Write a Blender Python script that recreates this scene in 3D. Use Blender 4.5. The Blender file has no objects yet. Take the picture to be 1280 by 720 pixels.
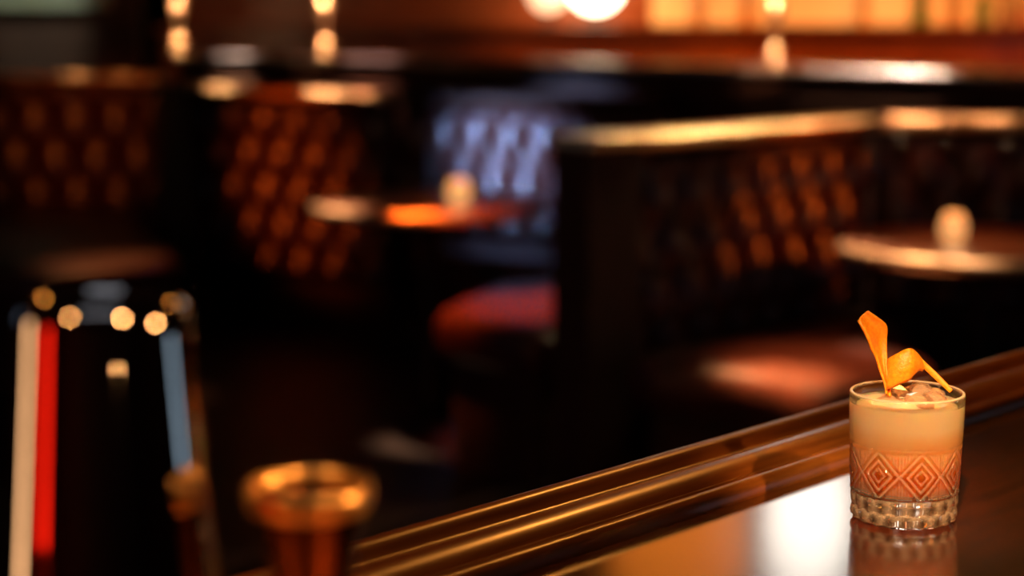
import bpy, bmesh, math, random
from mathutils import Vector, Matrix
random.seed(7)
SC = bpy.context.scene
COL = SC.collection
PI = math.pi
CAMZ = 1.435
BAR = 1.07            # bar top height

# ------------------------------------------------------------------ helpers
def mat(name, color=(.5,.5,.5), rough=.5, metal=0, spec=.5, coat=0, coat_rough=.05, trans=0, ior=1.45,
        sss=0, sss_col=None, emit=None, emit_s=0):
    m = bpy.data.materials.new(name); m.use_nodes = True
    b = m.node_tree.nodes['Principled BSDF']
    b.inputs['Base Color'].default_value = (*color, 1)
    b.inputs['Roughness'].default_value = rough
    b.inputs['Metallic'].default_value = metal
    b.inputs['Specular IOR Level'].default_value = spec
    b.inputs['Coat Weight'].default_value = coat
    b.inputs['Coat Roughness'].default_value = coat_rough
    b.inputs['Transmission Weight'].default_value = trans
    b.inputs['IOR'].default_value = ior
    b.inputs['Subsurface Weight'].default_value = sss
    b.inputs['Subsurface Scale'].default_value = .01
    if emit: 
        b.inputs['Emission Color'].default_value = (*emit, 1); b.inputs['Emission Strength'].default_value = emit_s
    return m
def noise_color(m, c1, c2, scale=(5,5,5), nscale=4, detail=5, rough_var=None, bump=0, coords='Object', distort=0, lo=.35, hi=.65):
    nt = m.node_tree; N = nt.nodes; L = nt.links; b = N['Principled BSDF']
    tc = N.new('ShaderNodeTexCoord'); mp = N.new('ShaderNodeMapping'); mp.inputs['Scale'].default_value = scale
    no = N.new('ShaderNodeTexNoise'); no.inputs['Scale'].default_value = nscale; no.inputs['Detail'].default_value = detail
    no.inputs['Distortion'].default_value = distort
    cr = N.new('ShaderNodeValToRGB'); cr.color_ramp.elements[0].position = lo; cr.color_ramp.elements[1].position = hi
    cr.color_ramp.elements[0].color = (*c1, 1); cr.color_ramp.elements[1].color = (*c2, 1)
    L.new(tc.outputs[coords], mp.inputs[0]); L.new(mp.outputs[0], no.inputs['Vector'])
    L.new(no.outputs['Fac'], cr.inputs[0]); L.new(cr.outputs[0], b.inputs['Base Color'])
    if rough_var:
        mr = N.new('ShaderNodeMapRange'); mr.inputs['To Min'].default_value = rough_var[0]; mr.inputs['To Max'].default_value = rough_var[1]
        L.new(no.outputs['Fac'], mr.inputs[0]); L.new(mr.outputs[0], b.inputs['Roughness'])
    if bump:
        bp = N.new('ShaderNodeBump'); bp.inputs['Strength'].default_value = bump; bp.inputs['Distance'].default_value = .002
        L.new(no.outputs['Fac'], bp.inputs['Height']); L.new(bp.outputs[0], b.inputs['Normal'])
    return m

def obj(name, bm, m=None, parent=None, smooth=True, bevel=0):
    me = bpy.data.meshes.new(name); bm.normal_update(); bm.to_mesh(me); bm.free()
    o = bpy.data.objects.new(name, me); COL.objects.link(o)
    if m: me.materials.append(m)
    if smooth:
        for p in me.polygons: p.use_smooth = True
    if bevel:
        md = o.modifiers.new('bev', 'BEVEL'); md.width = bevel; md.segments = 3; md.limit_method = 'ANGLE'; md.angle_limit = math.radians(40)
        md.harden_normals = False
        for p in me.polygons: p.use_smooth = False
    if parent: o.parent = parent
    return o
def thing(name, label, cat, loc=(0,0,0), rz=0, group=None):
    o = bpy.data.objects.new(name, None); COL.objects.link(o); o.empty_display_size = .05
    o.location = loc; o.rotation_euler = (0,0,rz); o['label'] = label; o['category'] = cat
    if group: o['group'] = group
    return o
def tag(o, label, cat, group=None, kind=None):
    o['label'] = label; o['category'] = cat
    if group: o['group'] = group
    if kind: o['kind'] = kind
    return o
def struct(name, bm, m, **k):
    o = obj(name, bm, m, smooth=False, **k); o['kind'] = 'structure'; return o
def box(bm, c, s, rz=0):
    M = Matrix.Translation(c) @ Matrix.Rotation(rz, 4, 'Z') @ Matrix.Diagonal((*s, 1))
    bmesh.ops.create_cube(bm, size=1, matrix=M)
def bx(x0,x1,y0,y1,z0,z1):
    bm = bmesh.new(); box(bm, ((x0+x1)/2,(y0+y1)/2,(z0+z1)/2), (x1-x0,y1-y0,z1-z0)); return bm
def lathe(prof, seg=64, bm=None, c=(0,0,0), caps=True):
    """prof: list of (r,z)"""
    bm = bm or bmesh.new(); rings = []
    for r, z in prof:
        if r < 1e-6: rings.append([bm.verts.new((c[0], c[1], c[2]+z))])
        else: rings.append([bm.verts.new((c[0]+r*math.cos(2*PI*i/seg), c[1]+r*math.sin(2*PI*i/seg), c[2]+z)) for i in range(seg)])
    for a, b in zip(rings, rings[1:]):
        if len(a) == 1 and len(b) == 1: continue
        for i in range(seg):
            j = (i+1) % seg
            if len(a) == 1: bm.faces.new((a[0], b[j], b[i]))
            elif len(b) == 1: bm.faces.new((a[i], a[j], b[0]))
            else: bm.faces.new((a[i], a[j], b[j], b[i]))
    if caps:
        if len(rings[0]) > 1: bm.faces.new(list(reversed(rings[0])))
        if len(rings[-1]) > 1: bm.faces.new(rings[-1])
    bmesh.ops.recalc_face_normals(bm, faces=bm.faces)
    return bm
def extrude_profile(prof, p0, p1, n):
    """prof: closed list of (w,z): w along n (horizontal unit vec). Straight sweep from p0 to p1."""
    bm = bmesh.new()
    R = [[bm.verts.new((p[0]+n[0]*w, p[1]+n[1]*w, z)) for w, z in prof] for p in (p0, p1)]
    k = len(prof)
    for i in range(k):
        j = (i+1) % k; bm.faces.new((R[0][i], R[0][j], R[1][j], R[1][i]))
    bm.faces.new(R[0]); bm.faces.new(list(reversed(R[1])))
    bmesh.ops.recalc_face_normals(bm, faces=bm.faces)
    return bm
def poly_slab(pts, z0, z1, bm=None):
    bm = bm or bmesh.new()
    a = [bm.verts.new((x,y,z0)) for x,y in pts]; b = [bm.verts.new((x,y,z1)) for x,y in pts]
    k = len(pts)
    for i in range(k):
        j = (i+1)%k; bm.faces.new((a[i],a[j],b[j],b[i]))
    bm.faces.new(list(reversed(a))); bm.faces.new(b)
    bmesh.ops.recalc_face_normals(bm, faces=bm.faces)
    return bm
def catmull(pts, sub=6, closed=True):
    out = []; n = len(pts)
    for i in range(n if closed else n-1):
        P = [Vector(pts[(i+k) % n] if closed else pts[min(max(i+k,0),n-1)]) for k in (-1,0,1,2)]
        for s in range(sub):
            t = s/sub
            out.append(tuple(.5*((2*P[1]) + (-P[0]+P[2])*t + (2*P[0]-5*P[1]+4*P[2]-P[3])*t*t + (-P[0]+3*P[1]-3*P[2]+P[3])*t**3)))
    if not closed: out.append(tuple(pts[-1]))
    return out
def inset_poly(pts, d):
    n = len(pts); out = []
    area = sum(pts[i][0]*pts[(i+1)%n][1]-pts[(i+1)%n][0]*pts[i][1] for i in range(n))
    sg = 1 if area > 0 else -1
    for i in range(n):
        a, b, c = Vector(pts[i-1]), Vector(pts[i]), Vector(pts[(i+1)%n])
        t = (c-a).normalized(); nn = Vector((-t.y, t.x))*sg
        out.append(tuple(b+nn*d))
    return out
def cushion(pts, z0, z1, r=.04):
    """rounded-edge cushion on a smooth outline"""
    bm = bmesh.new(); rings = []
    lev = [(r, z0), (r*.3, z0+r*.3), (0, z0+r)]
    for k in range(7):
        a = PI/2*k/6; lev.append((r*(1-math.cos(a)), z1-r+r*math.sin(a)))
    lev.append((r+.02, z1+.003)); 
    for d, z in lev:
        rings.append([bm.verts.new((x,y,z)) for x,y in inset_poly(pts, d)])
    k = len(pts)
    for a, b in zip(rings, rings[1:]):
        for i in range(k):
            j = (i+1)%k; bm.faces.new((a[i],a[j],b[j],b[i]))
    bm.faces.new(list(reversed(rings[0]))); bm.faces.new(rings[-1])
    bmesh.ops.recalc_face_normals(bm, faces=bm.faces)
    return bm

# ------------------------------------------------------------------ materials
M_bar = noise_color(mat('bar_lacquered_wood', rough=.12, coat=1, coat_rough=.03), (.040,.006,.001), (.095,.015,.002), (1.6,14,1), 9, 8, bump=0, distort=.6)
_b = M_bar.node_tree.nodes['Principled BSDF']; _b.inputs['Roughness'].default_value = .22; _b.inputs['Coat IOR'].default_value = 2.15; _b.inputs['Coat Roughness'].default_value = .14
M_rail = noise_color(mat('bar_rail_wood', rough=.30, spec=.4, coat=.12, coat_rough=.12), (.22,.060,.008), (.36,.11,.014), (1.5,20,20), 8, 6)
M_leather = noise_color(mat('oxblood_leather', rough=.32, coat=.15, coat_rough=.2), (.022,.004,.002), (.042,.007,.003), (1,1,1), 30, 4, bump=.15)
M_seat = noise_color(mat('seat_leather', rough=.42, coat=.1, coat_rough=.2), (.035,.008,.004), (.065,.013,.006), (1,1,1), 20, 4, bump=.1)
M_wood = noise_color(mat('dark_stained_wood', rough=.6, spec=.25), (.020,.008,.004), (.045,.017,.008), (2,2,14), 6, 6)
M_cap = noise_color(mat('worn_brass_trim', rough=.38, metal=1), (.80,.50,.26), (.90,.62,.36), (1,1,1), 12, 5, rough_var=(.32,.46))
M_pewter = noise_color(mat('glint_trim_pewter', rough=.36, metal=1), (.62,.50,.46), (.78,.64,.58), (1,1,1), 12, 5, rough_var=(.30,.42))
M_jig_dark = noise_color(mat('jigger_brass_dark', rough=.22, metal=1), (.09,.033,.010), (.14,.05,.016), (1,1,1), 60, 4, rough_var=(.16,.28))  # jigger brass darkened, standing in for the dark room it mirrors
M_ledge = noise_color(mat('ledge_dark_wood', rough=.25, coat=1, coat_rough=.1), (.10,.055,.04), (.17,.095,.07), (2,10,2), 6, 6)
M_red = noise_color(mat('backbar_mahogany', rough=.35, coat=.5, coat_rough=.15), (.24,.05,.010), (.42,.10,.02), (2,2,10), 5, 6)
M_wall = noise_color(mat('wall_plaster_dark', rough=.7), (.030,.012,.007), (.045,.018,.010), (1,1,1), 3, 4)
M_floor = noise_color(mat('floor_boards', rough=.4), (.010,.005,.003), (.022,.010,.006), (1,12,1), 4, 6)
M_ceil = noise_color(mat('ceiling_paint', rough=.85), (.02,.012,.008), (.03,.017,.010), (1,1,1), 4, 3)
M_brass = noise_color(mat('polished_brass', rough=.18, metal=1), (.78,.50,.20), (.88,.60,.28), (1,1,1), 20, 4, rough_var=(.12,.26))
M_jig = noise_color(mat('jigger_brass', rough=.24, metal=1), (.80,.48,.16), (.92,.60,.24), (1,1,1), 60, 4, rough_var=(.28,.40))
M_steel = noise_color(mat('shaker_steel', rough=.07, metal=1), (.55,.54,.53), (.62,.61,.60), (1,1,1), 30, 3, rough_var=(.02,.045))
M_copper = noise_color(mat('copper_tray', rough=.35, metal=1), (.62,.26,.12), (.80,.40,.20), (1,1,1), 50, 5, rough_var=(.28,.5), bump=.4)
M_table = noise_color(mat('table_top_wood', rough=.4, coat=.6, coat_rough=.3), (.12,.035,.012), (.22,.065,.02), (2,10,2), 6, 6)
M_iron = noise_color(mat('black_iron', rough=.5, metal=.3), (.008,.008,.008), (.016,.014,.013), (1,1,1), 30, 3)

# ------------------------------------------------------------------ the room
XL, XR, YB, YF, H = -4.4, 4.6, 11.4, -2.6, 3.3
struct('floor', bx(XL-.1,XR+.1,YF-.1,YB+.1,-.1,0), M_floor)
struct('ceiling', bx(XL-.1,XR+.1,YF-.1,YB+.1,H,H+.1), M_ceil)
struct('wall_back', bx(XL-.1,XR+.1,YB,YB+.12,0,H), M_wall)
struct('wall_front', bx(XL-.1,XR+.1,YF-.12,YF,0,H), M_wall)
VY0, VY1, VZ0, VZ1 = 4.0, 5.3, .9, 2.4
bm = bmesh.new()
for a in ((YF,VY0,0,H),(VY1,YB,0,H),(VY0,VY1,0,VZ0),(VY0,VY1,VZ1,H)):
    box(bm, (XL-.06,(a[0]+a[1])/2,(a[2]+a[3])/2), (.12,a[1]-a[0],a[3]-a[2]))
struct('wall_left', bm, M_wall)
# right wall with a tall window opening
WY0, WY1, WZ0, WZ1 = 2.05, 2.75, .15, 1.42
bm = bmesh.new()
for a in ((YF,WY0,0,H),(WY1,YB,0,H),(WY0,WY1,0,WZ0),(WY0,WY1,WZ1,H)):
    box(bm, (XR+.06,(a[0]+a[1])/2,(a[2]+a[3])/2), (.12,a[1]-a[0],a[3]-a[2]))
struct('wall_right', bm, M_wall)
M_frame = mat('window_frame_paint', (.03,.02,.015), .4)
M_day = mat('overcast_pane', (.8,.85,.9), .6, emit=(.50,.68,.86), emit_s=1.6)
bm = bmesh.new()
for y in (WY0+.03, WY1-.03): box(bm, (XR+.05,y,(WZ0+WZ1)/2), (.06,.06,WZ1-WZ0))
for z in (WZ0+.03, WZ1-.03): box(bm, (XR+.05,(WY0+WY1)/2,z), (.06,WY1-WY0-.12,.06))
w = struct('window_1', bm, M_frame)
bm = bmesh.new()
for y in (VY0+.03, VY1-.03, (VY0+VY1)/2): box(bm, (XL-.05,y,(VZ0+VZ1)/2), (.06,.06,VZ1-VZ0))
for z in (VZ0+.03, VZ1-.03): box(bm, (XL-.05,(VY0+VY1)/2,z), (.05,VY1-VY0-.12,.06))
w2 = struct('window_2', bm, M_frame)
o = obj('pane', bx(XL-.07,XL-.06,VY0+.06,VY1-.06,VZ0+.06,VZ1-.06), mat('overcast_pane_dim', (.5,.55,.6), .6, emit=(.45,.62,.9), emit_s=.3), w2, smooth=False); o['label'] = 'frosted window pane bright with daylight'
o = obj('pane', bx(XR+.06,XR+.07,WY0+.06,WY1-.06,WZ0+.06,WZ1-.06), M_day, w, smooth=False); o['label'] = 'frosted window pane bright with daylight'

# ------------------------------------------------------------------ the bar counter
D = Vector((.67,.742)).normalized(); NB = Vector((D.y,-D.x))         # NB points to the bartender's side
P0 = Vector((.125,1.31))
A = P0 - D*2.2; B = P0 + D*3.2
W = .78
bar = thing('bar_counter', 'glossy dark wooden bar counter carrying the cut-glass cocktail', 'bar counter', (A.x,A.y,0), math.atan2(D.y,D.x))
Lb = (B-A).length
# local frame: x along, y = left of D (customer side positive), so bartender side is -y
o = obj('counter_top', bx(0,Lb,-W,.0,BAR-.045,BAR), M_bar, bar, smooth=False, bevel=.002)
o = obj('bar_front', bx(0,Lb,-.08,-.03,0,BAR-.045), M_wood, bar, smooth=False)
o = obj('bar_shelf', bx(0,Lb,-W+.05,-.08,.55,.58), M_wood, bar, smooth=False)
# moulded rail: profile (w,z) with w>0 to the customer side
h = [(0,-.045),(0,.0),(.0012,.0075),(.0030,.0100),(.0050,.0115),(.0075,.0124),(.0100,.0114),(.0112,.0102),(.0135,.0120),(.0158,.0114),(.0172,.0104),
     (.0205,.0140),(.025,.0172),(.031,.0196),(.037,.0205),(.0425,.0196),(.0465,.0170),(.049,.0155),(.052,.0150),(.055,.0165),(.058,.0205),(.0615,.0240),(.0665,.0258),(.0715,.0250),(.0755,.0215),(.078,.016),(.0785,.008),
     (.077,-.004),(.071,-.012),(.066,-.02),(.060,-.035),(.055,-.045)]
prof = [(w, BAR+z) for w, z in h]
bm = extrude_profile(prof, (0,0), (Lb,0), (0,1))
rail = obj('bar_rail', bm, M_rail, bar, smooth=True); rail['label'] = 'moulded wooden rail along the bar edge'
md = rail.modifiers.new('e','EDGE_SPLIT'); md.split_angle = math.radians(50)

# ------------------------------------------------------------------ cocktail glass
GX, GY = .279, 1.312
R0, R1, GH = .0375, .0402, .0925
def outer_r(th, z):
    t = z/GH; r = R0 + (R1-R0)*min(1, t*1.15)
    if z < .0025: r -= (.0025-z)*.9
    n = 8
    def tri(x): x = x % 1; return 1-abs(2*x-1)
    # heavy base: two bands of cut facets with a groove between
    if z < .0215:
        if z < .0105: f = tri(th/(2*PI)*20); zz = z/.0105
        else: f = tri(th/(2*PI)*20+.5); zz = (z-.0105)/.011
        e = max(0,math.sin(PI*min(1,max(0,zz))))
        r -= .0016*(1-f)*1.0 + .0013*(1-e)
    elif z < .056:
        zz = (z-.0215)/.0345                         # 0..1 in the diamond band
        x = (th/(2*PI)*n+.38) % 1
        d = abs(2*x-1) + abs(2*zz-1)                 # 0 at the diamond's middle, 1 at its edge
        def groove(d0, w): return max(0, 1-abs(d-d0)/w)
        g = max(groove(.98,.13), groove(.62,.12), groove(.30,.10)*.8)
        if d > 1.1:                                  # fans between the diamonds
            a = (abs(x-round(x)))*2
            g = max(g, tri(a*7+.5)*.8*min(1,(d-1.1)*5))
        r -= .0025*g*min(1, min(zz,1-zz)*14)
    elif z < .0585: r -= .0006*(1-abs((z-.05725)/.00125))
    return r
glass = thing('cocktail_glass', 'cut-glass rocks tumbler of amber cocktail standing on the bar', 'glass', (GX,GY,BAR))
SEG = 288
bm = bmesh.new(); rings = []
zs = [0,.0008,.0016,.0025] + [.0025+i*(.0560)/90 for i in range(1,91)] + [.0605,.066,.074,.082,.088,.0905]
cut_glint = bm.verts.layers.float.new('cut')
for z in zs: rings.append([bm.verts.new((outer_r(2*PI*i/SEG,z)*math.cos(2*PI*i/SEG), outer_r(2*PI*i/SEG,z)*math.sin(2*PI*i/SEG), z)) for i in range(SEG)])
TH = .0032
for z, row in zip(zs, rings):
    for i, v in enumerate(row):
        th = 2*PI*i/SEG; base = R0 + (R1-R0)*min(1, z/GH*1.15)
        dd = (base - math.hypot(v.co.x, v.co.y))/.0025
        v[cut_glint] = min(1, max(0, dd))*(1.3 if z < .0215 else 1) if z > .003 else .5  # mask for a pale tint imitating glints in the cuts and base
inner = [(R1-.0004,.0919),(R1-.0012,.0925),(R1-.0020,.0920),(R1-.0026,.0905),(R1-TH-.0003,.080),(R1-TH-.0009,.06),(R1-TH-.0018,.045),(R1-TH-.0026,.03),(R1-TH-.0042,.0235),(R1-TH-.010,.0205),(.012,.0197)]
for r, z in inner: rings.append([bm.verts.new((r*math.cos(2*PI*i/SEG), r*math.sin(2*PI*i/SEG), z)) for i in range(SEG)])
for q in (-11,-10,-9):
    for v in rings[q]: v[cut_glint] = 1.6  # the uncut rim gets the tint too, as a painted highlight
for a, b in zip(rings, rings[1:]):
    for i in range(SEG):
        j = (i+1)%SEG; bm.faces.new((a[i],a[j],b[j],b[i]))
c = bm.verts.new((0,0,.0196)); 
for i in range(SEG): bm.faces.new((rings[-1][i], rings[-1][(i+1)%SEG], c))
c = bm.verts.new((0,0,.0012))
for i in range(SEG): bm.faces.new((rings[0][(i+1)%SEG], rings[0][i], c))
bmesh.ops.recalc_face_normals(bm, faces=bm.faces)
# clear glass: refracting body blended with a straight-through share (thin wall look)
M_glass = bpy.data.materials.new('clear_cut_glass'); M_glass.use_nodes = True
nt = M_glass.node_tree; nt.nodes.clear()
out = nt.nodes.new('ShaderNodeOutputMaterial'); gl = nt.nodes.new('ShaderNodeBsdfGlass'); gl.inputs['IOR'].default_value = 1.48; gl.inputs['Roughness'].default_value = .02
gl.inputs['Color'].default_value = (1,.985,.96,1)
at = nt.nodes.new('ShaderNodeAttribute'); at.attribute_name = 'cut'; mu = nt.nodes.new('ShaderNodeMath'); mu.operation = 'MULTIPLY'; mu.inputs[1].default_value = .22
df = nt.nodes.new('ShaderNodeBsdfDiffuse'); df.inputs['Color'].default_value = (1,.72,.46,1); m2 = nt.nodes.new('ShaderNodeMixShader')  # peach diffuse tint stands in for refracted light
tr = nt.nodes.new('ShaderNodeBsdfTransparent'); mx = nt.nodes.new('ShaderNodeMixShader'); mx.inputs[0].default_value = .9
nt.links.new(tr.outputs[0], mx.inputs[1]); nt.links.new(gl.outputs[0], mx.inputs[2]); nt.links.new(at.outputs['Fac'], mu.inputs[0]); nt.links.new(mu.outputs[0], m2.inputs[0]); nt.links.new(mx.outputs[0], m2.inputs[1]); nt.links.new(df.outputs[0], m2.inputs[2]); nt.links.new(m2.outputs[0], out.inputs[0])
tum = obj('tumbler', bm, M_glass, glass)

# the drink: amber below, cloudy with citrus towards the top
M_drink = mat('citrus_cocktail', (.9,.45,.12), .08, trans=.25, ior=1.34, sss=.6)
nt = M_drink.node_tree; N = nt.nodes; L = nt.links; b = N['Principled BSDF']
b.inputs['Subsurface Scale'].default_value = .02
b.inputs['Subsurface Radius'].default_value = (1,.5,.2)
tc = N.new('ShaderNodeTexCoord'); sp = N.new('ShaderNodeSeparateXYZ'); no = N.new('ShaderNodeTexNoise'); no.inputs['Scale'].default_value = 60
ad = N.new('ShaderNodeMath'); ad.operation = 'MULTIPLY_ADD'; ad.inputs[1].default_value = .010
mr = N.new('ShaderNodeMapRange'); mr.inputs['From Min'].default_value = .040; mr.inputs['From Max'].default_value = .076
cr = N.new('ShaderNodeValToRGB'); e = cr.color_ramp.elements
e[0].color = (.82,.14,.004,1); e[1].color = (.95,.66,.36,1); n2 = cr.color_ramp.elements.new(.45); n2.color = (.95,.36,.06,1)
L.new(tc.outputs['Object'], sp.inputs[0]); L.new(tc.outputs['Object'], no.inputs['Vector'])
L.new(no.outputs['Fac'], ad.inputs[0]); L.new(sp.outputs['Z'], ad.inputs[2]); L.new(ad.outputs[0], mr.inputs[0]); L.new(mr.outputs[0], cr.inputs[0]); L.new(cr.outputs[0], b.inputs['Base Color'])
mr2 = N.new('ShaderNodeMapRange'); mr2.inputs['From Min'].default_value = .03; mr2.inputs['From Max'].default_value = .07; mr2.inputs['To Min'].default_value = .2; mr2.inputs['To Max'].default_value = .05
L.new(sp.outputs['Z'], mr2.inputs[0]); L.new(mr2.outputs[0], b.inputs['Transmission Weight'])
g = -.0005
lp = [(0,.0191),(.012,.0192),(R1-TH-.010-g,.0200),(R1-TH-.0044-g,.0240),(R1-TH-.0028-g,.0305),(R1-TH-.0018-g,.045),(R1-TH-.0009-g,.06),(R1-TH-.0003-g,.0840),(R1-TH-.001-g,.0850),(.028,.0848),(.015,.0848),(0,.0848)]
drink = obj('cocktail_drink', lathe(lp, 96), M_drink, glass); drink['label'] = 'amber cocktail, cloudy peach towards the top'

# crushed ice heap in the drink
M_ice = bpy.data.materials.new('amber_washed_ice'); M_ice.use_nodes = True
b = M_ice.node_tree.nodes['Principled BSDF']; b.inputs['Base Color'].default_value = (1,.70,.42,1); b.inputs['Roughness'].default_value = .08
b.inputs['Transmission Weight'].default_value = .8; b.inputs['IOR'].default_value = 1.31
rr = random.Random(3)
for k, (ix, iy, iz, s) in enumerate([(.004,-.014,.0845,.010),(.019,-.010,.0850,.010),(.012,.006,.087,.011),(.024,.008,.0850,.009),(-.004,.012,.0845,.010),(.010,.022,.0845,.010),(-.016,.0,.0815,.009),(.008,-.027,.0825,.008),(-.013,-.017,.082,.009)]):
    bm = bmesh.new(); bmesh.ops.create_icosphere(bm, subdivisions=1, radius=s)
    for v in bm.verts: v.co = Vector((v.co.x*rr.uniform(.85,1.15), v.co.y*rr.uniform(.85,1.15), v.co.z*rr.uniform(.45,.62)))
    bmesh.ops.rotate(bm, verts=bm.verts, matrix=Matrix.Rotation(rr.uniform(0,6),3,'Z') @ Matrix.Rotation(rr.uniform(-.3,.3),3,'X'))
    bmesh.ops.translate(bm, verts=bm.verts, vec=(GX+ix*.9,GY+iy*.9,BAR+iz+.0035))
    o = obj('ice_chunk', bm, M_ice, smooth=False, bevel=.0008)
    tag(o, 'amber-washed chunk of ice at the top of the cocktail glass', 'ice', 'ice in the cocktail glass')

# orange peel garnish: a folded ribbon standing in the glass
M_peel = noise_color(mat('orange_peel', rough=.45, sss=.35), (.95,.21,.004), (1.0,.29,.008), (1,1,1), 500, 3, bump=.35)
M_peel.node_tree.nodes['Principled BSDF'].inputs['Subsurface Radius'].default_value = (1,.4,.1)
f = 2370.0
def rib(pairs, cup=0, th=.0016, sub=5):
    """pairs: ((x,z),(x,z),y) edges in local metres"""
    L_ = catmull([(a[0],yy[0] if isinstance(yy,tuple) else yy,a[1]) for a,b_,yy in pairs], sub, False)
    R_ = catmull([(b_[0],yy[1] if isinstance(yy,tuple) else yy,b_[1]) for a,b_,yy in pairs], sub, False)
    bm = bmesh.new(); K = 8; G = []
    for l, r in zip(L_, R_):
        row = []
        for k in range(K+1):
            t = k/K; p = Vector(l).lerp(Vector(r), t); p.y += cup*math.sin(PI*t)
            row.append(bm.verts.new(p))
        G.append(row)
    for a, b_ in zip(G, G[1:]):
        for k in range(K): bm.faces.new((a[k],a[k+1],b_[k+1],b_[k]))
    bmesh.ops.recalc_face_normals(bm, faces=bm.faces)
    return bm
def px(u, v):          # photo offsets about the glass axis -> metres in the glass's own frame
    return ((u-1131)*.0005664, (661-v)*.0005664/.985 - .0075)
peel = thing('orange_peel_twist', 'bright orange peel twist standing up out of the cocktail glass', 'garnish', (GX,GY,BAR+.0815))
def pl(*a): return [(( (px(*l)[0], px(*l)[1]-.0815) ), ((px(*r)[0], px(*r)[1]-.0815)), y) for l, r, y in a]
# tall blade
bm = rib(pl(((1066,399),(1080,389),(-.004,.002)),((1071,408),(1098,401),(-.006,.003)),((1078,422),(1105,409),(-.007,.004)),((1083,434),(1105,425),(-.006,.004)),((1089,444),(1105,442),(-.005,.002)),
            ((1095,462),(1105,462),(-.006,-.002)),((1100,476),(1107,480),(-.008,-.006)),((1102,488),(1107,492),(-.009,-.008))), cup=.004)
o = obj('peel_blade', bm, M_peel, peel); s = o.modifiers.new('s','SOLIDIFY'); s.thickness = .0016; s.offset = 0
# folded lobe
bm = rib(pl(((1104,446),(1102,482),(-.006,-.009)),((1110,440),(1108,479),(-.010,-.012)),((1119,434),(1116,474),(-.012,-.014)),((1128,431),(1126,470),(-.012,-.014)),((1137,437),(1134,463),(-.008,-.011)),((1146,447),(1142,460),(-.002,-.005)),((1150,452),(1148,462),(.001,-.001))), cup=-.003)
o = obj('peel_fold', bm, M_peel, peel); s = o.modifiers.new('s','SOLIDIFY'); s.thickness = .0016; s.offset = 0
# thin trailing strip down to the rim
bm = rib(pl(((1143,444),(1140,450),(-.003,-.003)),((1152,452),(1148,457),(-.002,-.002)),((1164,463),(1160,468),(-.003,-.003)),((1175,474),(1171,478),(-.005,-.005)),((1184,484),(1181,487),(-.007,-.007))), cup=-.0006)
o = obj('peel_tail', bm, M_peel, peel); s = o.modifiers.new('s','SOLIDIFY'); s.thickness = .0014; s.offset = 0

# ------------------------------------------------------------------ raised copper service stand with shaker tin and jigger
ST = BAR+.095
stand = thing('service_stand', 'low copper-topped stand in the foreground under the shaker tin', 'stand', (-.211,.617,BAR), math.atan2(D.y,D.x))
bm = bmesh.new(); box(bm, (0,0,.089), (.42,.36,.012)); obj('copper_top', bm, M_copper, stand, smooth=False, bevel=.003)
bm = bmesh.new()
box(bm,(0,.16,.075),(.38,.012,.016)); box(bm,(0,-.16,.075),(.38,.012,.016)); box(bm,(.19,0,.075),(.012,.308,.016)); box(bm,(-.19,0,.075),(.012,.308,.016))
obj('apron', bm, M_wood, stand, smooth=False)
for sx in (-1,1):
    for sy in (-1,1):
        bm = lathe([(.010,0),(.012,.002),(.011,.02),(.009,.04),(.011,.068),(.011,.083)], 24, c=(sx*.19,sy*.16,0))
        obj('leg', bm, M_brass, stand)
TX, TY = -.158, .722
tin = thing('shaker_tin', 'upturned steel shaker tin with dark mirror sides on the copper stand', 'shaker tin', (TX,TY,ST))
TH_ = .157
prof = [(.0445,.0),(.0465,.0006),(.0470,.0022),(.0465,.0040),(.0450,.0048)]
for k in range(11):
    t = k/10; prof.append((.0449-(.0449-.0330)*t, .006+(TH_-.006-.008)*t))
prof += [(.0325,TH_-.0060),(.0315,TH_-.0035),(.0300,TH_-.0014),(.0282,TH_-.0002),(.0268,TH_),(.0255,TH_-.0010),(.0245,TH_-.0030),(.020,TH_-.0036),(0,TH_-.0036)]
inn = [(0,TH_-.0046),(.024,TH_-.0046),(.0300,TH_-.0062),(.0322,TH_-.012),(.0442,.006),(.0440,.0)]
bm = lathe(prof, 96, caps=False)
obj('tin_body', bm, M_steel, tin)
bm = lathe([(.0436,.001)]+[(.0434,.004),(.0318,TH_-.013),(.0290,TH_-.0075),(0,TH_-.0070)], 96, caps=False)
obj('tin_lining', bm, M_steel, tin)
JX, JY = -.0795, .722
jig = thing('jigger', 'double-ended brass jigger with bright rim beside the shaker tin', 'jigger', (JX,JY,ST))
JH = .0825
jp = [(.0165,0),(.0172,.0008),(.0170,.002),(.0155,.006),(.0125,.013),(.0085,.019),(.0062,.022),(.0064,.0245),(.0100,.028),(.0132,.035),(.0160,.046),(.0190,.060),(.0216,.072),(.0224,.0780),
      (.0214,.0780),(.0206,.072),(.0180,.060),(.0150,.046),(.0120,.035),(.008,.030),(0,.029)]
obj('jigger_cup', lathe(jp, 72, caps=False), M_jig_dark, jig)
obj('rim_band', lathe([(.0226,.0725),(.0240,.0735),(.0252,.0765),(.0254,.0800),(.0248,.0828),(.0238,.0838),(.0224,.0830),(.0218,.0790),(.0208,.0720),(.0190,.0640)], 72, caps=False), M_jig, jig)
obj('measure_cup', lathe([(.0160,.0012),(.0145,.006),(.0112,.013),(.0070,.018),(0,.020)], 72, caps=False), M_jig_dark, jig)

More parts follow.
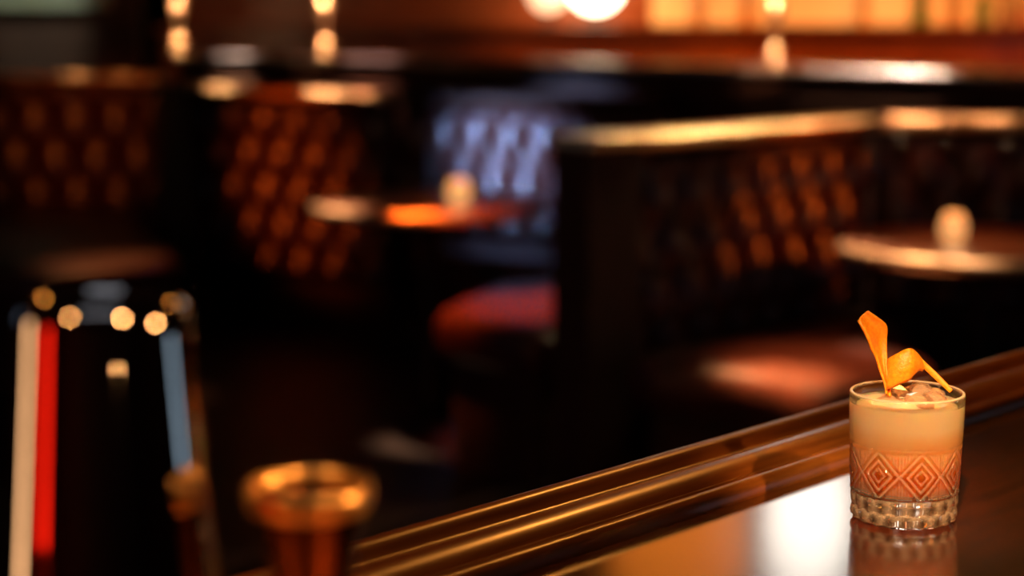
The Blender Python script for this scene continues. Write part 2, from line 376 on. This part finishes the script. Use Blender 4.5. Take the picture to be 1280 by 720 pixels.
# ------------------------------------------------------------------ booths
def tufted(p0, p1, z0, z1, thick, side, a=.12, b_=.14, depth=.032, res=.012):
    """upholstered back panel from p0 to p1; side = unit normal of its tufted face"""
    p0, p1 = Vector(p0), Vector(p1); d = p1-p0; L_ = d.length; e_ = d/L_; n = Vector(side)
    nx = max(2, int(L_/res)); nz = int((z1-z0)/res); bm = bmesh.new(); G = []
    for i in range(nx+1):
        s = L_*i/nx; row = []
        for k in range(nz+1):
            z = z0+(z1-z0)*k/nz
            P = s/a + (z-z0)/(2*b_); Q = s/a - (z-z0)/(2*b_)
            hgt = (abs(math.sin(PI*P))*abs(math.sin(PI*Q)))**.5
            edge = min(1, min(s, L_-s, z-z0, z1-z)/.03)
            w = thick*.55 + depth*hgt*edge
            if min(z1-z, z-z0) < .02: w -= .02*(1-min(z1-z,z-z0)/.02)
            q = p0 + e_*s + n*w; row.append(bm.verts.new((q.x,q.y,z)))
        G.append(row)
    for A_, B_ in zip(G, G[1:]):
        for k in range(nz): bm.faces.new((A_[k],A_[k+1],B_[k+1],B_[k]))
    # back and sides
    Bk = [bm.verts.new((q.x,q.y,z)) for q, z in ((p0,z0),(p0,z1),(p1,z1),(p1,z0))]
    bm.faces.new(Bk)
    bm.faces.new([Bk[0]]+list(reversed([])) + G[0] + [Bk[1]]); bm.faces.new([Bk[3]] + G[-1] + [Bk[2]])
    bm.faces.new([Bk[1]] + [r[-1] for r in G] + [Bk[2]]); bm.faces.new([Bk[0]] + [r[0] for r in G] + [Bk[3]])
    bmesh.ops.recalc_face_normals(bm, faces=bm.faces)
    return bm
def strip(p0, p1, z0, z1, w0, w1, side, bm=None):
    p0, p1, n = Vector(p0), Vector(p1), Vector(side)
    return poly_slab([tuple(p0+n*w0), tuple(p1+n*w0), tuple(p1+n*w1), tuple(p0+n*w1)], z0, z1, bm)
def nrm(p0, p1, toward):
    d = (Vector(p1)-Vector(p0)).normalized(); n = Vector((-d.y, d.x))
    if n.dot(Vector(toward)-Vector(p0)) < 0: n = -n
    return tuple(n)
def back(root, p0, p1, top, toward=(0,0), seatz=.44, cap=None, **k):
    n = nrm(p0, p1, toward)
    obj('backrest', tufted(p0, p1, seatz, top-.05, .10, n, **k), M_leather, root)
    obj('back_panel', strip(p0, p1, .0, top-.05, -.035, -.003, n), M_wood, root, smooth=False)
    obj('cap_rail', strip(p0, p1, top-.048, top, -.055, .10, n), cap or M_cap, root, smooth=False, bevel=.0225)
    return n
# right booth
bR = thing('booth', 'right-hand booth of tufted oxblood leather with a wide curved seat', 'booth', (.7,5.6,0), group=None)
bR.matrix_world = Matrix.Identity(4)
bR.location = (0,0,0)
back(bR, (.235,5.24), (1.10,6.10), 1.07, toward=(2,4), a=.165, b_=.15, depth=.045)
back(bR, (1.17,6.14), (2.3,6.02), 1.07, toward=(1.5,4), a=.165, b_=.15, depth=.045)
seatR = catmull([(.36,5.17),(.36,5.02),(.52,4.95),(.66,4.84),(.80,4.62),(.96,4.53),(1.08,4.62),(1.13,4.90),(1.16,5.4),(1.22,5.90),(1.16,5.95),(.75,5.56)], 6)
obj('seat', cushion([p[:2] for p in seatR], .33, .47, .045), M_seat, bR)
obj('seat_base', poly_slab(inset_poly([p[:2] for p in seatR], .05), 0, .33), M_wood, bR, smooth=False)
n2 = nrm((1.3,6.05),(2.3,6.0),(1.5,4))
sb = [(1.36,6.00),(1.36,5.97),(1.5,5.94),(2.2,5.87),(2.28,5.87),(2.28,5.93),(1.8,5.97)]
e2 = Vector((.865,.86)).normalized()
obj('end_panel', poly_slab([(.11,5.16),(.205,5.06),(.36,5.20),(.265,5.30)][::1], 0, 1.035), M_wood, bR, smooth=False, bevel=.006)
obj('panel_cap', poly_slab([(.098,5.158),(.206,5.045),(.378,5.20),(.268,5.318)], 1.037, 1.072), M_cap, bR, smooth=False, bevel=.008)
# middle booth
bM = thing('booth', 'middle booth of tufted leather behind the left round table', 'booth')
back(bM, (-1.46,8.86), (-.50,8.0), 1.05, toward=(-.9,4), seatz=.22, a=.22, b_=.165, depth=.055)
back(bM, (-.44,8.12), (.62,7.50), 1.05, toward=(0,4), cap=M_wood, a=.155, b_=.20, depth=.045)
seatM = catmull([(-.36,7.93),(0,7.72),(.45,7.42),(.62,7.20),(.50,6.95),(.10,6.98),(-.22,7.20),(-.38,7.55)], 6)
obj('seat', cushion([p[:2] for p in seatM], .33, .47, .045), M_seat, bM)
obj('seat_base', poly_slab(inset_poly([p[:2] for p in seatM], .05), 0, .33), M_wood, bM, smooth=False)
obj('end_panel', poly_slab([(-1.66,8.86),(-1.62,8.68),(-1.47,8.70),(-1.51,8.88)], 0, 1.06), M_iron, bM, smooth=False, bevel=.006)
# bench on the far side of the right booth's end panel
bench = thing('bench', 'low oxblood leather bench below the left round table, left of the booth end panel', 'bench')
seatB = catmull([(-.235,5.85),(-.12,5.64),(.06,5.47),(.20,5.58),(.36,5.95),(.40,6.35),(.2,6.58),(-.04,6.5),(-.16,6.2)], 6)
obj('seat', cushion([p[:2] for p in seatB], .33, .47, .04), M_seat, bench)
obj('bench_base', poly_slab(inset_poly([p[:2] for p in seatB], .05), 0, .33), M_wood, bench, smooth=False)
# left booth
bL = thing('booth', 'left-hand booth of tufted leather at the dark left end of the room', 'booth')
back(bL, (-3.0,9.30), (-1.66,9.0), 1.09, toward=(-2,4), a=.21, b_=.19, depth=.055)
seatL = catmull([(-2.9,9.05),(-1.78,8.85),(-1.60,8.1),(-1.35,7.50),(-1.32,7.15),(-1.55,6.72),(-1.75,6.66),(-2.4,7.2),(-2.9,8.2)], 6)
obj('seat', cushion([p[:2] for p in seatL], .33, .47, .05), M_seat, bL)
obj('seat_base', poly_slab(inset_poly([p[:2] for p in seatL], .05), 0, .33), M_wood, bL, smooth=False)

# ------------------------------------------------------------------ round tables with candles
def table(x, y, label, r=.40):
    t = thing('round_table', label, 'table', (x,y,0))
    obj('table_top', lathe([(0,.715),(r-.02,.715),(r-.004,.720),(r,.730),(r,.740),(r-.004,.748),(r-.012,.750),(0,.750)], 72, caps=False), M_table, t, smooth=True).modifiers.new('e','EDGE_SPLIT')
    obj('edge_band', lathe([(r+.0005,.715),(r+.008,.721),(r+.012,.733),(r+.008,.745),(r+.0005,.7515)], 72, caps=False), M_cap, t)
    obj('pedestal', lathe([(.05,.02),(.045,.05),(.032,.12),(.030,.35),(.030,.60),(.045,.66),(.09,.70),(.12,.714)], 32), M_iron, t)
    obj('foot', lathe([(.13,0),(.13,.012),(.11,.02),(.06,.032),(.05,.05)], 40), M_iron, t)
    return t
table(-.285, 6.50, 'round wooden table with brass-bright edge in front of the middle booth')
table(1.345, 5.36, 'round wooden table at the right edge of the room by the right booth')
M_flame = mat('candle_flame', (1,.8,.5), .5, emit=(1,.62,.22), emit_s=8)
M_votive = mat('frosted_votive_glass', (.9,.55,.22), .5, emit=(1,.50,.16), emit_s=.85, sss=.2)
M_wax = mat('candle_wax', (.95,.85,.65), .5, sss=.5, emit=(1,.6,.25), emit_s=.3)
def candle(x, y, label, k=1):
    c_ = thing('votive_candle', label, 'candle', (x,y,.75), group=None)
    obj('candle_cup', lathe([(0,0),(.024*k,0),(.034*k,.006),(.042*k,.03),(.040*k,.05),(.030*k,.070),(.026*k,.078),(.024*k,.078),(.028*k,.069),(.036*k,.05),(.038*k,.03),(.030*k,.010),(0,.008)], 40, caps=False), M_votive, c_)
    obj('wax', lathe([(0,.010),(.027*k,.012),(.031*k,.03),(.031*k,.04),(0,.04)], 32, caps=False), M_wax, c_)
    obj('flame', lathe([(0,.041),(.004,.046),(.006,.052),(.004,.062),(0,.072)], 20, caps=False), M_flame, c_)
candle(-.182, 6.46, 'glowing votive candle on the left round table', 1.0)
candle(1.27, 5.42, 'glowing votive candle on the right round table', .9)

# ------------------------------------------------------------------ drinks ledge behind the booths
E0, E1 = Vector((-1.66,9.42)), Vector((2.9,6.02))
eD = (E1-E0).normalized(); eN = Vector((-eD.y,eD.x)); 
if eN.y > 0: eN = -eN
LZ = 1.175
ledge = thing('drinks_ledge', 'long dark wooden drinks ledge running across the room behind the booths', 'ledge')
obj('ledge_top', strip(E0,E1,LZ-.03,LZ,-.50,.0,eN), M_ledge, ledge, smooth=False, bevel=.008)
bm = extrude_profile([(.0,LZ-.028)]+[(.002+.016*math.cos(a*PI/10-PI/2), LZ-.014+.016*math.sin(a*PI/10-PI/2)) for a in range(11)]+[(.0,LZ+.002)], tuple(E0), tuple(E1), tuple(eN))  # metal edge added to give the ledge bright highlights
o = obj('glint_trim', bm, M_pewter, ledge); o['label'] = 'rounded metal edge added to catch the light'
obj('ledge_fascia', strip(E0,E1,LZ-.13,LZ-.032,-.05,-.015,eN), M_wood, ledge, smooth=False)
obj('ledge_wall', strip(E0,E1,0,LZ-.032,-.44,-.055,eN), M_wood, ledge, smooth=False)
def on_ledge(u, w):   # point on the ledge where the photo column u crosses, w metres behind its front edge
    k = (u-640)/f
    a = E0 - eN*w
    t = (k*a.y*1.007 - a.x)/(eD.x - k*eD.y*1.007); return a + eD*t
posts = []
for u, lab in ((230,'brass gallery post at the left end of the drinks ledge'),(410,'brass gallery post, second from the left on the drinks ledge'),(964,'brass gallery post standing alone on the right half of the drinks ledge')):
    p = on_ledge(u, .06); posts.append(p)
    t = thing('gallery_post', lab, 'post', (p.x,p.y,LZ), group=None)
    obj('post_base', lathe([(.040,0),(.040,.006),(.030,.012),(.018,.02),(.028,.036),(.034,.052),(.028,.068),(.016,.08),(.013,.09)], 32), M_cap, t)
    obj('post_shaft', lathe([(.013,.09),(.012,.17),(.022,.185),(.030,.205),(.033,.225),(.030,.245),(.020,.262),(.012,.275),(.012,.60)], 32), M_cap, t)
    obj('finial', lathe([(.012,.60),(.022,.61),(.030,.63),(.030,.65),(.018,.668),(0,.676)], 32, caps=False), M_brass, t)

# ------------------------------------------------------------------ back bar
BX0, BX1, BY = -1.86, 4.3, 10.1
bb = thing('back_bar', 'long red mahogany back bar with an amber-lit back panel at the far wall', 'back bar', (0,0,0))
BZ = 1.30
obj('cabinet', bx(BX0,BX1,BY+.04,BY+.62,0,BZ-.04), M_red, bb, smooth=False)
obj('worktop', bx(BX0-.03,BX1,BY,BY+.64,BZ-.038,BZ), M_red, bb, smooth=False, bevel=.006)
bm = bmesh.new()
for k in range(11):
    x = BX0+.05+k*.58; 
    if x+.5 < BX1: box(bm, (x+.26,BY+.03,.62), (.48,.02,1.0))
obj('cabinet_doors', bm, M_red, bb, smooth=False, bevel=.004)
M_glow = mat('amber_backlit_panel', (.8,.5,.2), .6)
nt = M_glow.node_tree; N = nt.nodes; L = nt.links; b = N['Principled BSDF']
tc = N.new('ShaderNodeTexCoord'); no = N.new('ShaderNodeTexNoise'); no.inputs['Scale'].default_value = 1.2
cr = N.new('ShaderNodeValToRGB'); cr.color_ramp.elements[0].color = (.55,.13,.015,1); cr.color_ramp.elements[1].color = (1,.42,.10,1); cr.color_ramp.elements[0].position=.3; cr.color_ramp.elements[1].position=.7
L.new(tc.outputs['Object'], no.inputs['Vector']); L.new(no.outputs['Fac'], cr.inputs[0]); L.new(cr.outputs[0], b.inputs['Emission Color']); b.inputs['Emission Strength'].default_value = .8
o = obj('backlit_panel', bx(.78,BX1,BY+.60,BY+.63,BZ+.002,BZ+.75), M_glow, bb, smooth=False); o['label'] = 'amber backlit panel behind the bottles'
obj('back_panel', bx(BX0,.78,BY+.60,BY+.63,BZ+.002,BZ+.75), M_red, bb, smooth=False)
obj('upper_shelf', bx(BX0,BX1,BY+.30,BY+.60,BZ+.42,BZ+.445), M_red, bb, smooth=False)
obj('cornice', bx(BX0-.03,BX1,BY+.22,BY+.64,BZ+.752,BZ+.83), M_red, bb, smooth=False, bevel=.006)

def bottle_mat(name, c, rough=.3): return mat(name, c, rough, trans=.6, ior=1.2)
BM = [bottle_mat('bottle_green',(.10,.30,.05)), bottle_mat('bottle_amber',(.9,.42,.10)), bottle_mat('bottle_clear',(.95,.62,.32)), bottle_mat('bottle_brown',(.25,.08,.02)), bottle_mat('bottle_red',(.5,.05,.02))]
M_label = noise_color(mat('bottle_paper', rough=.7), (.6,.5,.38), (.7,.6,.45), (1,1,1), 10, 3)
def bottle(x, y, z, mi, hgt, r, label):
    t = thing('bottle', label, 'bottle', (x,y,z), group=None)
    sh = hgt*.62
    obj('bottle_body', lathe([(0,0),(r*.9,0),(r,.006),(r,sh-.02),(r*.93,sh),(r*.6,sh+.03),(.015,sh+.055),(.013,hgt-.02),(.0155,hgt-.018),(.0155,hgt),(0,hgt)], 28, caps=False), BM[mi], t)
    obj('paper_label', lathe([(r+.0008,.105),(r+.0008,sh-.02)], 28, caps=False), M_label, t)
    obj('stopper', lathe([(.017,hgt+.001),(.017,hgt+.022),(.010,hgt+.026),(0,hgt+.026)], 20), M_iron, t)
bl = [(868,2,'squat clear bottle'),(928,1,'slim amber bottle'),(1070,2,'clear bottle'),(1140,0,'green bottle'),(1182,2,'tall clear bottle'),(1217,0,'dark green bottle'),(1245,3,'brown bottle'),(1268,4,'red bottle')]
pos_txt = ['nearest the white globe lamp','just left of the right-hand gallery post','in the amber glow right of the post','leftmost of the two green ones','between two green bottles','right of the tall clear bottle','second from the right edge','at the right edge of the back bar']
for i, (u, mi, nm) in enumerate(bl):
    y = BY+.26+.10*((i*7)%3)/2; hgt = [.26,.33,.31,.27,.30,.22,.31,.34,.30,.28,.32][i]; r = [.045,.036,.032,.048,.038,.045,.038,.036,.038,.036,.034][i]
    bottle((u-640)/f*y*1.01, y, BZ, mi, hgt, r, nm + ' on the back bar ' + pos_txt[i])

# globe lamps on the back bar
def globe(u, r, s, col, label, y=BY+.30):
    t = thing('globe_lamp', label, 'lamp', ((u-640)/f*y*1.01, y, BZ))
    obj('lamp_base', lathe([(.05*r/.15,0),(.05*r/.15,.008),(.018,.016),(.014,.078)], 28), M_iron, t)
    m = mat('opal_glass_%d' % u, (1,.95,.88), .4, emit=col, emit_s=s)
    bm = bmesh.new(); bmesh.ops.create_uvsphere(bm, u_segments=32, v_segments=20, radius=r, matrix=Matrix.Translation((0,0,.075+r*.96)))
    obj('globe', bm, m, t)
globe(742, .15, 9, (1,.80,.52), 'large glowing white globe lamp on the back bar')
globe(684, .10, 2.2, (1,.62,.34), 'smaller peach globe lamp on the back bar left of the white one', BY+.22)

# upper left: pale green framed panel on a dark partition
part = struct('wall_inner', bx(-4.3,-1.90,9.75,9.85,0,2.6), M_wall)
t = thing('picture_frame', 'pale grey-green framed panel hung at the upper left', 'picture', (-2.35,9.72,1.395))
M_pf = noise_color(mat('sage_frame_paint', rough=.35), (.20,.22,.15), (.28,.32,.26), (1,1,1), 8, 3)
bm = bmesh.new()
box(bm,(0,0,.025),(.62,.04,.05)); box(bm,(0,0,.775),(.62,.04,.05)); box(bm,(-.285,0,.40),(.05,.04,.70)); box(bm,(.285,0,.40),(.05,.04,.70))
obj('frame', bm, M_pf, t, smooth=False)
obj('panel', bx(-.26,.26,-.005,.015,.05,.75), noise_color(mat('sage_panel', rough=.25), (.10,.12,.09),(.16,.18,.14),(1,1,1),6,4), t, smooth=False)

# ------------------------------------------------------------------ pendant lamps and added spots
M_black = mat('lamp_black', (.01,.01,.01), .4)
def pendant(x, y, z, r, col, s, label, tall=1.0):
    t = thing('pendant_lamp', label, 'lamp', (x,y,z))
    m = mat('pendant_glass', tuple(c*.3 for c in col), .4, emit=col, emit_s=s)
    bm = bmesh.new(); bmesh.ops.create_uvsphere(bm, u_segments=32, v_segments=20, radius=r, matrix=Matrix.Diagonal((1,1,tall,1)))
    obj('lamp_shade', bm, m, t)
    obj('cord', lathe([(.004,r*tall),(.004,H-z-.02)], 10), M_black, t)
    obj('ceiling_rose', lathe([(.05,H-z-.03),(.05,H-z-.001)], 24), M_black, t)
# lamps that also show as reflections in the bar top
def mirz(Y, ang): return 2*BAR - (CAMZ - Y*math.tan(math.radians(ang)))
pendant(.645, 4.0, mirz(4.0,15.6), .098, (1,.90,.78), 4.5, 'white opal pendant lamp hanging above the room', 1.7)
pendant(.375, 4.15, mirz(4.15,16.2), .160, (1,.24,.02), 1.5, 'amber glass pendant lamp hanging above the room', 1.3)

def light(kind, name, loc, energy, col, size=.1, target=None, spot=None, blend=.5, sy=None):
    d = bpy.data.lights.new(name, kind); d.energy = energy; d.color = col
    if kind == 'AREA':
        d.size = size
        if sy: d.shape = 'RECTANGLE'; d.size_y = sy
    else: d.shadow_soft_size = size
    if spot: d.spot_size = math.radians(spot); d.spot_blend = blend
    o = bpy.data.objects.new(name, d); COL.objects.link(o); o.location = loc
    if target is not None:
        o.rotation_euler = (Vector(target)-Vector(loc)).to_track_quat('-Z','Y').to_euler()
    return o
WARM = (1,.55,.25); AMB = (1,.42,.14)
light('SPOT','glass_front_fill',(-.15,-.4,2.5), 560, (1,.64,.34), .04, (GX-.0,GY-.01,BAR+.06), 5.6, 1)  # unseen spot added to brighten the drink's front
light('SPOT','glass_back_fill',(.75,2.6,2.6), 90, (1,.60,.28), .04, (GX,GY,BAR+.05), 5.5, 1)  # added spot lighting the glass from behind, no fixture
light('SPOT','glass_sidelight',(1.1,-.1,2.3), 420, (1,.52,.22), .05, (GX,GY,BAR+.045), 3.8, 1)  # another added spot, for the side of the glass
light('SPOT','rail_light',(.9,3.2,2.9), 75, (1,.34,.05), .12, (.28,1.55,BAR), 40, .9)  # spot added for highlights along the rail
light('SPOT','booth_light_right',(4.3,5.1,1.9), 480, (1,.13,.012), .08, (.92,5.75,.78), 11, .9)  # added spot, placed for orange glints on the right tufts
light('SPOT','booth_light_middle',(-4.1,6.9,1.9), 560, (1,.11,.008), .08, (-.98,8.3,.66), 15, .9)  # same kind of added spot for the middle tufts
light('SPOT','booth_light_left',(-2.2,5.2,2.5), 280, (1,.17,.02), .10, (-2.05,9,.85), 15, .9)  # added spot for glints on the left tufts
light('SPOT','bench_fill_spot',(-.95,5.5,3.1), 1700, (1,.16,.02), .08, (.03,6.0,.47), 16, .6)  # fixtureless spot added to redden and brighten the bench
light('SPOT','seat_fill_spot',(.75,4.4,3.1), 900, (1,.40,.15), .08, (.85,5.0,.47), 15, .9)  # added spot brightening the right seat
light('SPOT','seat_edge_light',(.2,4.9,3.1), 4500, (1,.52,.20), .05, (.68,4.82,.45), 9, .9)  # added spot for the highlight on the seat's front edge
light('SPOT','left_seat_fill_spot',(-1.4,7.8,3.1), 500, AMB, .08, (-1.45,6.95,.47), 14, .8)  # added spot for the lit strip on the left seat
light('SPOT','backbar_fill_left',(-.9,8.9,3.1), 20, (1,.42,.14), .08, (-.9,10.2,1.2), 80, .8)  # first of three added spots that brighten the back bar front
light('SPOT','backbar_fill_middle',(.6,8.7,3.1), 150, (1,.36,.08), .08, (.6,10.1,1.15), 44, .8)  # added spot, middle of the cabinet front
light('SPOT','backbar_fill_right',(2.2,8.7,3.1), 240, (1,.30,.05), .08, (2.2,10.2,1.2), 70, .8)  # added spot, right of the cabinet front
for n_, x, y, e_, sp_, c_ in (('cap',-2.05,9.05,60,3.6,WARM),('cap',-2.62,9.2,30,4,WARM),('cap',-1.82,9.0,30,3,AMB),('cap',-1.28,8.66,90,4,(1,.62,.36)),('cap',-.76,8.20,70,5,(1,.58,.36)),('cap',-.60,8.06,40,4,(1,.48,.30)),
                      ('cap',.38,5.3,50,9,(1,.70,.38)),('cap',.66,5.62,60,10,(1,.70,.38)),('cap',.95,5.9,35,8,(1,.6,.3)),('cap',1.30,6.10,40,7,(1,.5,.28)),('cap',1.52,6.06,35,5,(1,.5,.28)),('cap',1.78,6.05,35,5,(1,.5,.28))):
    ox, oy = ((1.6,1.1) if .2 < x < 1.1 else (-1.3,.9) if -1.5 < x < 0 else (-.1,-.7))
    light('SPOT',n_+'_spotlight',(x+ox,y+oy,3.1), e_*(16 if x < -1.5 else 11 if x < 0 else 4.2 if x < 1.1 else 11), c_, .05, (x,y,1.05), sp_, .7)  # narrow added spots make bright patches on the cap rails
for u, e_, sp_, c_ in ((300,2200,7,(1,.80,.66)),(465,1000,10,(1,.58,.50)),(1085,200,18,(1,.78,.62)),(740,40,18,(1,.40,.12))):
    p = on_ledge(u, .0); light('SPOT','ledge_spotlight',(p.x,p.y-.9,3.15), e_*4, c_, .05, (p.x,p.y,LZ), sp_, .8)  # unseen spots added for highlights on the ledge edge
for p, e_ in zip(posts, (5000,5000,4500)):
    light('SPOT','post_spotlight',(p.x-.3,p.y-1.5,3.0), e_, (1,.58,.34), .12, (p.x,p.y,LZ+.15), 6, .8)  # spots added to make the brass posts glint
light('SPOT','daylight_beam',(XL+.05,4.65,1.7), 8000, (.34,.50,1), .12, (-.06,7.75,.84), 6.4, .6)
light('SPOT','jigger_fill_right',(1.0,-.5,2.9), 90, (1,.42,.13), .10, (-.10,.72,1.2), 12, .8)  # unseen spot added to brighten the jigger rim
light('SPOT','jigger_fill_side',(1.9,.6,1.8), 160, (1,.42,.13), .10, (JX,JY,1.24), 7, .8)  # added side spot for the same rim
light('POINT','tin_glint_point',(.59,-.68,1.27), .45, (1,.45,.15), .012)  # unseen point light added for a small glint on the tin
light('SPOT','panel_fill_spot',(-2.3,8.9,2.6), 110, (.9,.9,.7), .05, (-2.4,9.7,1.45), 24, .8)  # spot added to brighten the framed panel, no lamp there
light('SPOT','jigger_fill_left',(-1.2,-.3,2.9), 50, (1,.42,.12), .10, (-.10,.72,1.2), 12, .8)  # added spot for the rim's left highlight
for x, y, ox, oy, e_, sp_ in ((-.60,6.30,-1.0,.8,2200,6),(.965,5.30,-1,1.2,1300,6),(1.08,5.10,-.9,.7,500,6),(1.25,4.98,-.5,-.3,170,6)): light('SPOT','table_spotlight',(x+ox,y+oy,3.1), e_, (1,.62,.38), .05, (x,y,.74), sp_, .8)  # added spots for bright table edges
for x, y, e_ in ((-.15,6.55,35),(1.30,5.30,220)): light('SPOT','table_spotlight',(x+.1,y+.7,3.1), e_, (1,.36,.12), .05, (x,y,.75), 14, .8)  # added spots that warm the table tops
for x, y, z, e_ in ((-.182,6.46,.88,.3),(1.27,5.42,.87,.3)):
    light('POINT','candle_light',(x,y,z), e_, WARM, .03)

t = thing('added_panel', 'added dim grey-blue panel above the bar, mirrored in the tin shoulder', 'light', (-.2,.45,H-.03))  # panel added for the grey band on the tin's shoulder
obj('panel_glow', bx(-.58,.58,-.28,.28,-.012,0), mat('dim_panel_glow', (.5,.5,.5), .5, emit=(.55,.58,.66), emit_s=.9), t, smooth=False)
bm = bmesh.new(); box(bm,(0,.30,.01),(1.24,.04,.035)); box(bm,(0,-.30,.01),(1.24,.04,.035)); box(bm,(.60,0,.01),(.04,.56,.035)); box(bm,(-.60,0,.01),(.04,.56,.035))
obj('frame', bm, M_black, t, smooth=False)

# ------------------------------------------------------------------ unseen column lamps added for streaks on the shaker
def streak_lamp(x, y, z0, z1, r, col, s, label):
    t = thing('streak_lamp', label, 'lamp', (x,y,0))
    obj('lamp_foot', lathe([(r*1.6,0),(r*1.6,.015),(r*.5,.03),(r*.5,z0)], 28), M_black, t)
    obj('lamp_shade', lathe([(r,z0+.001),(r,z1)], 32), mat('streak_shade', tuple(c*.25 for c in col), .5, emit=col, emit_s=s), t)
streak_lamp(-2.4, 1.05, .72, 1.75, .13, (1,.50,.22), 6, 'unseen cream column lamp added for a streak on the shaker tin')
streak_lamp(-2.6, -.45, .84, 1.75, .14, (1,.012,.003), 5, 'unseen red column lamp added for a streak on the shaker tin')

# ------------------------------------------------------------------ world, camera, colour
w = bpy.data.worlds.new('world'); SC.world = w; w.use_nodes = True
w.node_tree.nodes['Background'].inputs[0].default_value = (.5,.3,.2,1); w.node_tree.nodes['Background'].inputs[1].default_value = .01
cam = bpy.data.cameras.new('camera'); co = bpy.data.objects.new('camera', cam); COL.objects.link(co)
co.location = (0,0,CAMZ); co.rotation_euler = (PI/2-.1508, 0, 0)
cam.sensor_width = 36; cam.lens = f/1280*36
cam.dof.use_dof = True; cam.dof.focus_distance = 1.335; cam.dof.aperture_fstop = 3.4; cam.clip_start = .02
SC.camera = co
vs = SC.view_settings; vs.view_transform = 'Standard'; vs.look = 'None'; vs.exposure = 0; vs.gamma = 1; vs.use_curve_mapping = False
